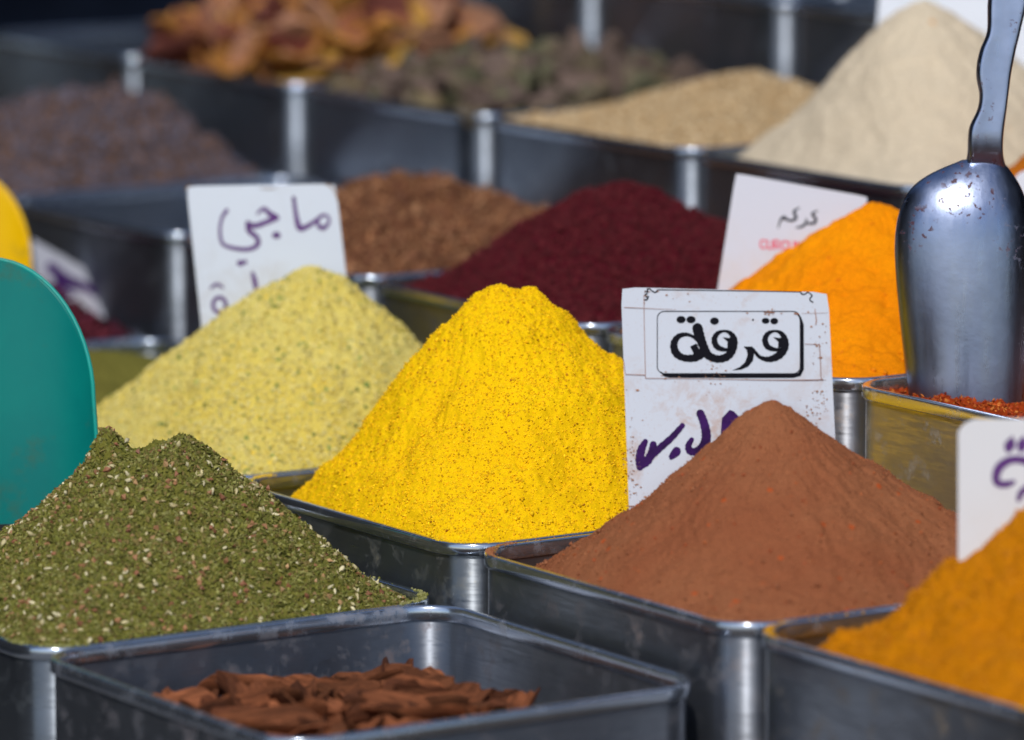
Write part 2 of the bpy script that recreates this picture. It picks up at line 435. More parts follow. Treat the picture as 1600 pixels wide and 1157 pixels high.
def spill(hp, n, size, pal, name='spilled_grains'):
    """powder that fell on the rim and down the near walls"""
    out = rsq(HS, CR, 10); L_ = len(out); k = rng.integers(0, L_, n); f = rng.random(n); o_ = np.array(out)
    cl = np.sin(k*.9+hp.o.location.x*9)*.5+.5; keep = rng.random(n) < cl**2+.15
    P = o_[k]*(1-f)[:, None]+o_[(k+1) % L_]*f[:, None]
    inn = 1-np.abs(rng.normal(size=n))*.012; P = P*inn[:, None]
    down = np.zeros(n)
    P3 = np.stack([P[:, 0], P[:, 1], .0004-down], -1)
    P3[down > 0, :2] = (o_[k]*(1-f)[:, None]+o_[(k+1) % L_]*f[:, None])[down > 0]*1.007
    P3 = P3[keep]; m = len(P3); s = size*np.exp(rng.normal(size=m)*.3); M = rotmats(m)
    V = np.einsum('nij,nkj->nki', M, OCT_V[None]*s[:, None, None]) + P3[:, None, :]
    F = (OCT_F[None]+(np.arange(m)*6)[:, None, None]).reshape(-1, 3)
    c = np.array(pal, float)[rng.integers(0, len(pal), m)]
    o = mesh_np(name, V.reshape(-1, 3), F, GR, hp.o, False, col=np.repeat(c, 6, axis=0)); o['kind'] = 'stuff'
YEL = (.79, .50, .003)
m_y = powder('yellow_powder', YEL, (.75, .45, .003), [(520, .984, (.60, .30, .01)), (1000, .97, (.72, .42, .005))], 1500, .16, 16)
hy = heap('yellow_powder_heap', 'bright yellow powder heap with a blunt top in the middle', (2, 1), (795, 452),
          dict(F=-.012, FR=-.012, R=-.06, RB=-.03, B=-.1, BL=-.1, L=-.13, LF=-.014), m_y, e=.15, gam=.96, seg=760, ring=330, low=.034, mid=.009, fin=.0024, seed=1,
          bumps=((672, 545, .012, .05), (752, 462, .016, .04), (838, 462, .014, .03)))
grains(hy, 'yellow_grains', 26000, .00065, [YEL, (.82, .54, .006), (.76, .46, .003), (.71, .40, .003)], lift=.0)
spill(hy, 2500, .0005, [YEL, (.7, .45, .01)])
grains(hy, 'dark_specks', 240, .0007, [(.42, .14, .01), (.50, .22, .01), (.30, .10, .01)], lift=.3)

def crumbs(hp, n, size, pal):
    p = surf(hp, n*4); zz_ = p[:, 2]; keep = np.argsort(zz_+rng.normal(size=len(zz_))*.02)[:n]
    q = p[keep]; s_ = np.minimum(size*.62*np.exp(rng.normal(size=n)*.4), size*1.1); M = rotmats(n)
    V = np.einsum('nij,nkj->nki', M, OCT_V[None]*s_[:, None, None]*(1+rng.normal(size=(n, 6, 1))*.2)) + q[:, None, :]
    V[:, :, 2] += (s_*.3)[:, None]
    F = (OCT_F[None]+(np.arange(n)*6)[:, None, None]).reshape(-1, 3)
    o = mesh_np('crumbs', V.reshape(-1, 3), F, GR, hp.o, True, col=np.repeat(np.array(pal, float)[rng.integers(0, len(pal), n)], 6, axis=0)); o['kind'] = 'stuff'
crumbs(hy, 420, .0020, [YEL, (.76, .46, .003)])
m_p = powder('pale_yellow_powder', (.58, .50, .155), (.60, .47, .085), [(420, .975, (.34, .35, .09)), (240, .965, (.74, .52, .05))], 1200, .22, 9)
hpale = heap('pale_yellow_powder_heap', 'pale yellow powder heap flecked with green before the tall handwritten card', (1, 1), (490, 421),
             dict(F=-.012, FR=-.012, R=-.05, RB=-.05, B=-.03, BL=-.02, L=-.012, LF=-.012), m_p, e=.16, gam=.88, seg=520, ring=240, low=.018, mid=.009, fin=.0022, seed=2)
grains(hpale, 'pale_grains', 16000, .0011, [(.59, .51, .17), (.64, .56, .22), (.62, .49, .10), (.56, .46, .13)], lift=.0)
spill(hpale, 1500, .0006, [(.7, .6, .25)])
grains(hpale, 'green_flecks', 620, .0016, [(.24, .28, .07), (.32, .33, .09), (.17, .22, .05)], lift=.3, aspect=(1.3, .8, .3))

m_b = powder('reddish_brown_powder', (.265, .100, .045), (.225, .074, .033), [(180, .975, (.34, .07, .02))], 1100, .3, 7)
hb = heap('reddish_brown_powder_heap', 'smooth reddish brown powder heap in front of the framed card', (3, 1), (1200, 628),
          dict(F=-.012, FR=-.012, R=-.03, RB=-.04, B=-.10, BL=-.11, L=-.07, LF=-.014), m_b, e=.075, gam=.84, seg=560, ring=240, low=.016, mid=.005, fin=.0016, seed=3)
grains(hb, 'brown_grains', 7000, .0005, [(.29, .105, .042), (.33, .13, .055), (.24, .08, .034)], lift=.0)
spill(hb, 2500, .0005, [(.33, .14, .06), (.28, .10, .04)])
crumbs(hb, 420, .0017, [(.27, .10, .045), (.24, .082, .036)])
grains(hb, 'red_crumbs', 260, .0011, [(.30, .07, .025), (.32, .09, .03)], lift=0)

m_g = powder('green_herb_mix', (.125, .12, .022), (.155, .145, .032), [(260, .85, (.09, .095, .018)), (330, .93, (.24, .23, .09))], 700, .5, 12, .0015)
hg = heap('green_herb_heap', 'green herb heap strewn with pale seeds at the lower left', (2, 0), (262, 690),
          dict(F=.0, FR=-.005, R=-.03, RB=-.02, B=-.05, BL=-.10, L=-.08, LF=-.01), m_g, e=.10, gam=1.0, seg=620, ring=270, low=.02, mid=.010, fin=.004, seed=4,
          bumps=((168, 700, .070, .046), (215, 712, -.045, .035), (262, 692, -.012, .03), (300, 700, .020, .05)))
grains(hg, 'herb_flakes', 46000, .0012, [(.12, .125, .022), (.17, .165, .035), (.22, .21, .065), (.10, .10, .02), (.17, .13, .04)], lift=.15, aspect=(1.4, .8, .35))
grains(hg, 'sesame_seeds', 560, .0024, [(.42, .36, .19), (.33, .27, .13), (.52, .46, .28)], 'seed', .25, .35, (1, .6, .4), mat=GRS)
grains(hg, 'red_berries', 520, .0024, [(.27, .13, .06), (.22, .09, .045), (.34, .20, .09)], 'oct', .3, .3, (1, .8, .6), mat=GRS)

spill(hg, 2000, .0009, [(.20, .20, .06), (.26, .25, .10), (.14, .14, .03)])
m_o = powder('dull_orange_powder', (.47, .165, .002), (.42, .14, .002), [(200, .975, (.40, .14, .01))], 900, .3, 9)
ho = heap('dull_orange_powder_heap', 'dull orange powder heap cut by the lower right corner', (4, 1), (1760, 690),
          dict(F=-.012, FR=-.012, R=-.03, RB=-.03, B=-.06, BL=-.06, L=-.10, LF=-.03), m_o, e=.08, gam=.95, seg=460, ring=200, low=.03, mid=.012, fin=.002, seed=5,
          bumps=((1455, 935, .03, .06), (1560, 800, .02, .06)))
crumbs(ho, 260, .0020, [(.50, .19, .002), (.46, .165, .002)])
grains(ho, 'orange_grains', 9000, .0008, [(.50, .195, .003), (.44, .155, .003)], lift=.2)

spill(ho, 2000, .0005, [(.5, .24, .01)])
m_t = powder('orange_powder', (.80, .27, .002), (.76, .22, .002), [(180, .97, (.62, .16, .004))], 900, .35, 10)
ht = heap('orange_powder_heap', 'vivid orange powder heap left of the metal scoop', (2, 2), (1372, 316),
          dict(F=-.012, FR=-.012, R=-.03, RB=-.03, B=-.08, BL=-.06, L=-.03, LF=-.02), m_t, e=.07, gam=.92, seg=420, ring=180, low=.02, mid=.008, fin=.002, seed=6)
crumbs(ht, 260, .0018, [(.80, .27, .002), (.74, .23, .002)])
m_s = powder('maroon_powder', (.075, .006, .013), (.060, .005, .010), [(260, .92, (.10, .010, .018))], 600, .5, 12, .002)
hs = heap('maroon_powder_heap', 'dark maroon powder heap behind the yellow one', (1, 2), (968, 289),
          dict(F=-.012, FR=-.012, R=-.03, RB=-.03, B=-.03, BL=-.04, L=-.05, LF=-.02), m_s, e=.14, gam=.95, seg=420, ring=180, low=.02, mid=.012, fin=.005, seed=7)
grains(hs, 'maroon_grains', 16000, .0015, [(.078, .007, .011), (.095, .010, .014), (.055, .005, .008)], lift=.3)
m_c = powder('brown_shavings', (.22, .095, .045), (.17, .07, .035), [(180, .8, (.10, .04, .02)), (150, .9, (.33, .16, .08))], 500, .9, 10, .003)
hc = heap('brown_shavings_heap', 'coarse brown shavings heap right of the tall handwritten card', (0, 2), (622, 281),
          dict(F=-.012, FR=-.02, R=-.03, RB=-.03, B=-.03, BL=-.03, L=-.03, LF=-.02), m_c, e=.16, gam=.9, seg=360, ring=160, low=.03, mid=.02, fin=.01, seed=8)
grains(hc, 'bark_shavings', 14000, .0028, [(.25, .11, .05), (.18, .07, .035), (.32, .16, .08), (.11, .045, .025)], lift=.3, aspect=(1.6, .5, .3))
m_cr = powder('cream_powder', (.57, .485, .36), (.54, .455, .335), [(120, .985, (.60, .33, .15))], 700, .3, 6)
hcr = heap('cream_powder_heap', 'tall cream powder heap behind the orange one', (1, 3), (1440, 2),
           dict(F=-.012, FR=-.02, R=-.06, RB=-.03, B=-.03, BL=-.06, L=-.07, LF=-.012), m_cr, e=.07, gam=.97, seg=360, ring=160, low=.015, mid=.006, fin=.002, seed=9)
m_se = powder('sesame_mass', (.40, .28, .15), (.44, .32, .18), [(260, .7, (.55, .40, .22))], 500, .9, 10, .002)
hse = heap('sesame_seed_heap', 'low tan sesame seed heap left of the cream powder', (0, 3), (1165, 116),
           dict(F=-.012, FR=-.02, R=-.03, RB=-.02, B=-.02, BL=-.02, L=-.012, LF=-.012), m_se, e=.16, gam=.85, seg=300, ring=130, low=.012, mid=.008, fin=.004, seed=10, dyc=.1)
grains(hse, 'sesame_seeds', 9000, .0022, [(.47, .34, .19), (.56, .44, .28), (.38, .25, .12)], 'oct', .2, .3, (1.2, .7, .5))
m_l = powder('lavender_mass', (.11, .08, .08), (.085, .06, .058), [(160, .85, (.14, .12, .15)), (140, .92, (.18, .08, .04))], 400, .9, 10, .003)
hl = heap('lavender_bud_heap', 'low greyish lavender bud heap at the upper left', (-2, 2), (170, 150),
          dict(F=-.03, FR=-.03, R=-.05, RB=-.02, B=-.02, BL=-.02, L=-.03, LF=-.03), m_l, e=.5, gam=1.0, seg=260, ring=110, low=.03, mid=.03, fin=.01, seed=11)
grains(hl, 'lavender_buds', 12000, .0028, [(.13, .11, .14), (.10, .075, .08), (.20, .10, .05), (.07, .04, .03), (.12, .12, .17)], 'oct', .3, .3, (1.5, .6, .6))
m_ol = powder('olive_powder', (.14, .13, .028), (.125, .115, .025), [], 700, .3, 8)
hol = heap('olive_powder_heap', 'low olive green powder heap right of the teal scoop', (0, 1), (150, 552),
           dict(F=-.1, FR=-.1, R=-.1, RB=-.1, B=-.1, BL=-.1, L=-.1, LF=-.1), m_ol, e=.2, gam=1, seg=200, ring=80, low=.01, mid=.004, fin=.001, seed=12)
m_hi = powder('purple_petals', (.055, .008, .018), (.08, .012, .02), [], 300, .9, 14, .003)
hhi = heap('purple_petal_heap', 'dark purple dried petal heap behind the plastic scoops', (-1, 1), (-60, 430),
           dict(F=-.03, FR=-.03, R=-.05, RB=-.05, B=-.05, BL=-.03, L=-.03, LF=-.03), m_hi, e=.12, gam=.95, seg=240, ring=100, low=.04, mid=.03, fin=.012, seed=13)
grains(hhi, 'petals', 2600, .006, [(.06, .008, .02), (.10, .015, .025), (.035, .006, .012)], 'oct', .4, .3, (1.4, 1, .2))
m_pa = powder('red_powder', (.34, .05, .008), (.28, .035, .006), [(300, .8, (.45, .12, .02)), (260, .9, (.18, .02, .005))], 500, .9, 14, .002)
hpa = heap('red_powder_heap', 'coarse red powder around the tip of the metal scoop', (3, 2), (1690, 640),
           dict(F=-.05, FR=-.05, R=-.04, RB=-.03, B=-.02, BL=-.02, L=-.035, LF=-.045), m_pa, e=.12, gam=.9, dyc=.32, seg=360, ring=150, low=.02, mid=.014, fin=.006, seed=14)
grains(hpa, 'red_flakes', 9000, .0012, [(.40, .07, .01), (.30, .04, .01), (.50, .16, .03)], lift=.3, aspect=(1.3, .9, .4))
m_r2 = powder('rust_orange_powder', (.50, .15, .01), (.42, .11, .01), [], 700, .3, 8)
heap('rust_orange_powder_heap', 'rust orange powder heap showing right of the metal scoop handle', (2, 3), (1800, 120),
     dict(F=-.02, FR=-.02, R=-.03, RB=-.03, B=-.03, BL=-.03, L=-.03, LF=-.02), m_r2, e=.1, gam=1, seg=200, ring=80, low=.02, mid=.006, fin=.001, seed=15)

# ------------------------------------------------------------------ pieces: bark, peel, dried herbs
def slab_piece(name, lx, ly, th, curl, seed, mat, jag=.12):
    """an irregular curled fragment, like broken bark or dried peel"""
    rs = np.random.default_rng(seed); nx_, ny_ = 9, 6
    V = []; F = []
    edge = 1-jag*rs.random((nx_+1)); edge2 = 1-jag*rs.random((nx_+1)); tw = rs.normal()*.5
    for side in (1, -1):
        for a in range(nx_+1):
            for b in range(ny_+1):
                u = a/nx_*2-1; v = b/ny_*2-1
                v2 = v*(edge[a] if v > 0 else edge2[a])*(1-.35*abs(u)**5)
                x = u*lx*(1-.08*math.sin(b*2.1+seed)); y = v2*ly
                z = curl*(y*y/(ly*ly))*ly + tw*u*v2*ly*.3 + .07*ly*math.sin(u*3+seed) + side*th*.5*(1-.5*v*v) + .010*ly*rs.normal()
                V.append((x, y, z))
    n1 = (nx_+1)*(ny_+1)
    for a in range(nx_):
        for b in range(ny_):
            q = (a*(ny_+1)+b, (a+1)*(ny_+1)+b, (a+1)*(ny_+1)+b+1, a*(ny_+1)+b+1)
            F.append(q); F.append(tuple(n1+k for k in reversed(q)))
    per = [a*(ny_+1) for a in range(nx_+1)]+[nx_*(ny_+1)+b for b in range(1, ny_+1)]+[a*(ny_+1)+ny_ for a in range(nx_-1, -1, -1)]+[b for b in range(ny_-1, 0, -1)]
    for k in range(len(per)):
        a, b = per[k], per[(k+1) % len(per)]; F.append((b, a, n1+a, n1+b))
    return V, F
def piece_protos(name, specs, mats):
    out = []
    for k, (lx, ly, th, curl) in enumerate(specs):
        V, F = slab_piece(name, lx, ly, th, curl, k*7+3, None)
        me = bpy.data.meshes.new(name); me.from_pydata(V, [], F)
        me.materials.append(mats[k % len(mats)]); me.polygons.foreach_set('use_smooth', [True]*len(F))
        try: me.set_sharp_from_angle(angle=R(45))
        except Exception: pass
        out.append(me)
    return out
def barkmat(name, c):
    m, t, b = newmat(name); v = coords(t); oi = N(t, 'ShaderNodeObjectInfo')
    mp = N(t, 'ShaderNodeMapping'); mp.inputs['Scale'].default_value = (1, 9, 4); t.links.new(v, mp.inputs[0])
    f = noise(t, mp.outputs[0], 60, 5, .7); c1_ = mixc(t, ramp(t, f, .35, .68), tuple(x*.5 for x in c), tuple(x*1.35 for x in c))
    c2_ = mixc(t, ramp(t, oi.outputs['Random'], 0, 1, (.6, .6, .6), (1.5, 1.4, 1.3)), c1_, c1_); 
    t.links.new(mixc(t, 1.0, c1_, ramp(t, oi.outputs['Random'], 0, 1, (.55, .55, .55), (1.35, 1.25, 1.2)), 'MULTIPLY'), b.inputs['Base Color'])
    b.inputs['Roughness'].default_value = .85; b.inputs['Specular IOR Level'].default_value = .15
    bp = N(t, 'ShaderNodeBump'); bp.inputs['Strength'].default_value = .8; bp.inputs['Distance'].default_value = .002
    t.links.new(f, bp.inputs['Height']); t.links.new(bp.outputs[0], b.inputs['Normal']); return m
m_bark = [barkmat('bark_%d' % k, c) for k, c in enumerate(((.17, .060, .026), (.22, .080, .036), (.12, .042, .02)))]
protos = piece_protos('bark_piece', [(.030, .013, .0026, .9), (.022, .015, .002, .5), (.026, .009, .002, 1.3), (.036, .012, .0026, .7), (.014, .011, .002, .6)], m_bark)
tb = trays[(3, 0)]
def where(x, y):
    a = x+y; b = y-x
    return 'in the middle' if abs(a)+abs(b) < .08 else ('at the right end' if a > abs(b) else 'at the left end' if -a > abs(b) else 'towards the back' if b > 0 else 'towards the front rim')
rb = np.random.default_rng(5)
for k in range(210):
    lx, ly = (rb.random()-.5)*.212, (rb.random()-.5)*.212
    # the heap of bark lies towards the far right of the tray, well below its rim
    z = -.058+.014*math.exp(-((lx-.01)**2+(ly+.0)**2)/.02) + rb.random()*.012 + .004*(k/150)
    o = bpy.data.objects.new('bark_piece', protos[k % 5]); link(o)
    p = Matrix.Rotation(-TH, 4, 'Z') @ Vector((lx, ly, 0))
    o.location = (tb.location.x+p.x, tb.location.y+p.y, tb.location.z+z)
    o.rotation_euler = (rb.normal()*.28, rb.normal()*.28, rb.random()*6.28)
    sz = (.8, 1, 1.2)[(k//5) % 3]; o.scale = (sz,)*3
    tag(o, ('small ', '', 'large ')[(k//5) % 3]+('red brown', 'light brown', 'dark brown')[k % 5 % 3]+' '+('long curled', 'short broad', 'tightly rolled', 'long flat', 'small')[k % 5]+' bark piece '+where(lx, ly)+' of the front tray', 'bark', 'pieces of brown bark in the front tray')
# peel heap
m_peel = [plain('peel_%d' % k, c, .7, .25, .4, 40, .4) for k, c in enumerate(((.50, .22, .05), (.44, .25, .05), (.20, .06, .045), (.36, .13, .06), (.44, .22, .13)))]
pp = piece_protos('peel_piece', [(.038, .027, .004, .8), (.033, .030, .004, .5), (.042, .023, .004, .9), (.027, .024, .004, .6), (.038, .031, .004, .4)], m_peel)
tp = trays[(-2, 3)]
PN = ('dried orange peel piece in the top left heap', 'dried golden peel piece in the top left heap', 'dark red dried peel piece in the top left heap',
      'rusty red dried peel piece in the top left heap', 'pinkish tan dried peel piece in the top left heap')
base_heap = heap('peel_heap_core', 'dark reddish broken peel filling the tray under the larger pieces', (-2, 3), (500, -20),
                 dict(F=-.05, FR=-.03, R=-.02, RB=-.03, B=-.03, BL=-.03, L=-.06, LF=-.06), plain('peel_crumbs', (.20, .08, .035), .9, .1, .6, 60, .6), e=.1, gam=.8, seg=160, ring=60, low=.02, mid=.02, fin=.01, seed=20, cat='peel heap', group='dried goods in the back rows')
pts = surf(base_heap, 180, True, .76)
for k, p in enumerate(pts):
    o = bpy.data.objects.new('peel_piece', pp[k % 5]); link(o)
    q = Matrix.Rotation(-TH, 4, 'Z') @ Vector((p[0], p[1], 0))
    o.location = (tp.location.x+q.x, tp.location.y+q.y, tp.location.z+p[2]+.004)
    o.rotation_euler = (rb.normal()*.7, rb.normal()*.7, rb.random()*6.28)
    sz = (.8, 1, 1.25)[(k//5) % 3]; o.scale = (sz,)*3
    tag(o, ('small ', '', 'large ')[(k//5) % 3]+PN[k % 5]+', '+where(p[0], p[1]), 'dried peel', 'dried peel pieces heaped at the top')
# dried herb and pod heap
m_hb = [plain('herb_%d' % k, c, .8, .15, .4, 60, .4) for k, c in enumerate(((.15, .12, .08), (.115, .11, .065), (.17, .12, .10), (.12, .085, .07), (.23, .18, .10)))]
ph = piece_protos('herb_piece', [(.022, .011, .010, .4), (.017, .014, .012, .3), (.026, .008, .007, .6), (.020, .016, .012, .2), (.014, .012, .009, .3)], m_hb)
th_ = trays[(-1, 3)]
HN = ('olive brown dried herb bit in the mixed heap at top', 'dull green dried herb bit in the mixed heap at top', 'pinkish dried pod in the mixed heap at top',
      'dark brown dried pod in the mixed heap at top', 'straw coloured dried herb bit in the mixed heap at top')
hh = heap('herb_heap_core', 'fine dark crumbs filling the tray under the mixed dried herbs', (-1, 3), (820, 102),
          dict(F=-.03, FR=-.03, R=-.03, RB=-.02, B=-.02, BL=-.02, L=-.03, LF=-.03), plain('herb_crumbs', (.09, .075, .05), .9, .1, .6, 60, .6), e=.2, gam=.85, seg=160, ring=60, low=.03, mid=.03, fin=.01, seed=21, cat='herb heap', group='dried goods in the back rows')
for k, p in enumerate(surf(hh, 190, True, .9)):
    o = bpy.data.objects.new('herb_piece', ph[k % 5]); link(o)
    q = Matrix.Rotation(-TH, 4, 'Z') @ Vector((p[0], p[1], 0))
    o.location = (th_.location.x+q.x, th_.location.y+q.y, th_.location.z+p[2]+.003)
    o.rotation_euler = (rb.normal()*.7, rb.normal()*.7, rb.random()*6.28)
    sz = (.8, 1, 1.25)[(k//5) % 3]; o.scale = (sz,)*3
    tag(o, ('small ', '', 'large ')[(k//5) % 3]+HN[k % 5]+', '+where(p[0], p[1]), 'dried herb', 'mixed dried herb pieces at the top')

# ------------------------------------------------------------------ cards
def catmull(P, n=8):
    P = [np.array(p, float) for p in P]
    if len(P) < 3: return [P[0]+(P[-1]-P[0])*k/n for k in range(n+1)]
    Q = [2*P[0]-P[1]]+P+[2*P[-1]-P[-2]]; out = []
    for k in range(1, len(Q)-2):
        for s in range(n):
            t = s/n; a, b, c, d = Q[k-1:k+3]
            out.append(.5*((2*b)+(-a+c)*t+(2*a-5*b+4*c-d)*t*t+(-a+3*b-3*c+d)*t**3))
    out.append(P[-1]); return out
class Card:
    """a stiff card standing at a real place: a plane through the point seen at (px,py,Y), turned and leaning"""
    def __init__(s, px, py, Y, yaw, lean, bend=0, bw=.05):
        s.p0 = at(px, py, Y)
        s.rt = np.array([math.cos(yaw), math.sin(yaw), 0]); up = np.array([0, 0, 1.])
        nb = np.cross(s.rt, up)                       # towards the lens
        s.up = up*math.cos(lean) - nb*math.sin(lean); s.n = np.cross(s.rt, s.up); s.bend = bend; s.bw = bw
    def st(s, px, py):
        r = ray(px, py); c = np.array([0, 0, CZ]); k = np.dot(s.p0-c, s.n)/np.dot(r, s.n); q = c+r*k-s.p0
        return np.dot(q, s.rt), np.dot(q, s.up)
    def w3(s, a, b, off=0):
        return s.p0+s.rt*a+s.up*b+s.n*(off+s.bend*math.sin(a/s.bw+.6)+s.bend*.5*math.sin(b/s.bw*1.3))
    def build(s, name, quad, mat, label, th=.0011, radius=.003, n=14):
        q = [s.st(*p) for p in quad]                  # TL TR BR BL
        V = []; F = []
        for side in (0, 1):
            for i in range(n+1):
                for j in range(n+1):
                    u, v = i/n, j/n
                    a = (1-v)*((1-u)*np.array(q[0])+u*np.array(q[1]))+v*((1-u)*np.array(q[3])+u*np.array(q[2]))
                    if radius and i in (0, n) and j in (0, n):
                        cc = sum(np.array(z) for z in q)/4; a = a+(cc-a)/np.linalg.norm(cc-a)*radius
                    V.append(s.w3(a[0], a[1], 0 if side == 0 else -th))
        n1 = (n+1)**2
        for i in range(n):
            for j in range(n):
                f = (i*(n+1)+j, i*(n+1)+j+1, (i+1)*(n+1)+j+1, (i+1)*(n+1)+j)
                F.append(f); F.append(tuple(n1+k for k in reversed(f)))
        per = [i*(n+1) for i in range(n+1)]+[n*(n+1)+j for j in range(1, n+1)]+[i*(n+1)+n for i in range(n-1, -1, -1)]+[j for j in range(n-1, 0, -1)]
        for k in range(len(per)):
            a, b = per[k], per[(k+1) % len(per)]; F.append((a, b, n1+b, n1+a))
        base = s.p0.copy(); V = [tuple(v-base) for v in V]
        s.base = base; s.o = mesh_np(name, V, F, mat, None, True); s.o.location = base
        try: s.o.data.set_sharp_from_angle(angle=R(40))
        except Exception: pass
        tag(s.o, label, 'price card', 'price cards stuck in the heaps'); return s
    def ink(s, name, items, mat, tf, off=.00025):
        """items: ('s', [(x,y,w)...]) brush stroke | ('p', [(x,y)...]) filled shape | ('e', x,y,rx,ry) dot, in traced units; tf maps them to the picture"""
        V = []; F = []; sc_ = tf[2]
        def put(x, y, o=off):
            a, b = s.st(tf[0]+x/sc_, tf[1]+y/sc_); V.append(tuple(s.w3(a, b, o)-s.base)); return len(V)-1
        for ii, it in enumerate(items):
            o = off+(ii % 5)*.00003
            if it[0] == 's':
                P = catmull(it[1]) if len(it) < 3 else [np.array(p, float) for p in it[1]]; prev = None
                for k, p in enumerate(P):
                    d = P[min(k+1, len(P)-1)][:2]-P[max(k-1, 0)][:2]; d = d/(np.linalg.norm(d)+1e-9); nn = np.array([-d[1], d[0]])*max(p[2], 1)/2*(1+.07*math.sin(k*1.7+ii))
                    a = put(*(p[:2]+nn), o); b = put(*(p[:2]-nn), o)
                    if prev: F.append((prev[0], a, b, prev[1]))
                    prev = (a, b)
                for p in (P[0], P[-1]):
                    c = [put(p[0]+p[2]/2*math.cos(k*math.pi/6), p[1]+p[2]/2*math.sin(k*math.pi/6), o+.00001) for k in range(12)]; F.append(tuple(c))
            elif it[0] == 'e':
                c = [put(it[1]+it[3]*math.cos(k*math.pi/9), it[2]+it[4]*math.sin(k*math.pi/9), o) for k in range(18)]; F.append(tuple(c))
            else:
                P = catmull([tuple(p) for p in it[1]]+[tuple(it[1][0])], 4)[:-1] if len(it) < 3 else it[1]
                F.append(tuple(put(p[0], p[1], o) for p in P))
        ob = mesh_np(name, V, F, mat, s.o, False)
        import bmesh
        bm = bmesh.new(); bm.from_mesh(ob.data); bmesh.ops.triangulate(bm, faces=[f for f in bm.faces if len(f.verts) > 4]); bm.to_mesh(ob.data); bm.free()
        return ob
def paper(name, c=(.53, .565, .64), dirt=(.45, .26, .18), amt=.5, sc_=30):
    m, t, b = newmat(name); v = coords(t)
    n1 = ramp(t, noise(t, v, sc_, 6, .75, .4), .50, .72, (0, 0, 0), (amt,)*3)
    n2 = ramp(t, noise(t, v, sc_*.35, 2, .5), .40, .60)
    mm = N(t, 'ShaderNodeMath', operation='MULTIPLY'); t.links.new(n1, mm.inputs[0]); t.links.new(n2, mm.inputs[1])
    n3 = ramp(t, noise(t, v, 900, 2, .5), .66, .74, (0, 0, 0), (amt*.5,)*3)
    ad = N(t, 'ShaderNodeMath', operation='MAXIMUM'); t.links.new(mm.outputs[0], ad.inputs[0]); t.links.new(n3, ad.inputs[1])
    t.links.new(mixc(t, ad.outputs[0], c, dirt), b.inputs['Base Color'])
    b.inputs['Roughness'].default_value = .38; b.inputs['Specular IOR Level'].default_value = .35
    return m
m_ink = plain('black_ink', (.006, .006, .010), .7, .08, .1)
m_pur = plain('purple_marker', (.040, .008, .095), .6, .12, .6, 90)
m_pur2 = plain('violet_marker', (.10, .03, .17), .5, .3, .3, 60)
m_red = plain('red_print', (.70, .06, .12), .5, .3, .1)
m_stain = plain('brown_tape_edge', (.32, .14, .09), .7, .2, .3)
m_tape = plain('tape_film', (.58, .60, .67), .25, .5, .06, 50)

YC = trays[(3, 1)].location.y + .10*U
c1 = Card(1135, 600, YC, R(-3), R(6), .0006, .06)
c1.build('framed_card', [(970, 449), (1294, 457), (1312, 830), (984, 830)], paper('laminated_card', (.53, .565, .64), (.42, .24, .15), .85, 34), 'laminated white card with a black framed Arabic word and purple handwriting', .0014, .0015)
z4 = (960, 440, 4.4444)
def head(cx, cy):
    return [(cx+72, cy+62, 10), (cx+18, cy+68, 22), (cx-35, cy+48, 34), (cx-54, cy, 34), (cx-32, cy-44, 26), (cx+15, cy-61, 14), (cx+58, cy-45, 26), (cx+84, cy, 38)]
def flick(cx, cy): return ('p', [(cx+4, cy-18), (cx+45, cy-12), (cx+80, cy-22), (cx+84, cy+50), (cx+36, cy+58), (cx+38, cy+14)], 1)
def rr(x0, y0, x1, y1, r, w_, n=6):
    P = []
    for (cx, cy, a0) in ((x1-r, y0+r, -90), (x1-r, y1-r, 0), (x0+r, y1-r, 90), (x0+r, y0+r, 180)):
        for k in range(n+1):
            a = R(a0+90*k/n); P.append((cx+r*math.cos(a), cy+r*math.sin(a), w_))
    P.append(P[0]); return ('s', P, 1)
word = [('e', 463, 265, 32, 25), ('e', 532, 265, 32, 25), ('e', 695, 275, 31, 25), ('e', 1050, 273, 27, 20), ('e', 1110, 275, 27, 22), ('e', 962, 267, 6, 8),
        ('s', head(1100, 405)+[(1182, 462, 44), (1140, 515, 46), (1075, 540, 34), (1015, 528, 22), (985, 500, 20), (965, 468, 12)]), flick(1100, 405),
        ('p', [(897, 452), (960, 452), (972, 490), (962, 550), (930, 590), (880, 612), (818, 617), (870, 595), (908, 560), (925, 510), (918, 475)], 1),
        ('s', head(748, 405)+[(822, 470, 44), (785, 520, 46), (720, 538, 44), (655, 515, 48), (620, 455, 52), (596, 390, 56), (577, 325, 62)], ), flick(748, 405),
        ('p', [(545, 332), (608, 320), (612, 360), (553, 380)], 1),
        ('s', [(585, 420, 16), (548, 385, 18), (500, 368, 22), (445, 382, 32), (414, 432, 42), (427, 495, 46), (480, 530, 40), (555, 530, 46), (612, 495, 60)]),
        ('p', [(526, 452), (570, 430), (600, 500), (560, 535), (545, 490)], 1)]
word = [(it[0], [(p[0], p[1], p[2]*1.18) for p in it[1]])+tuple(it[2:]) if it[0] == 's' else it for it in word]
c1.ink('lettering', word, m_ink, z4)
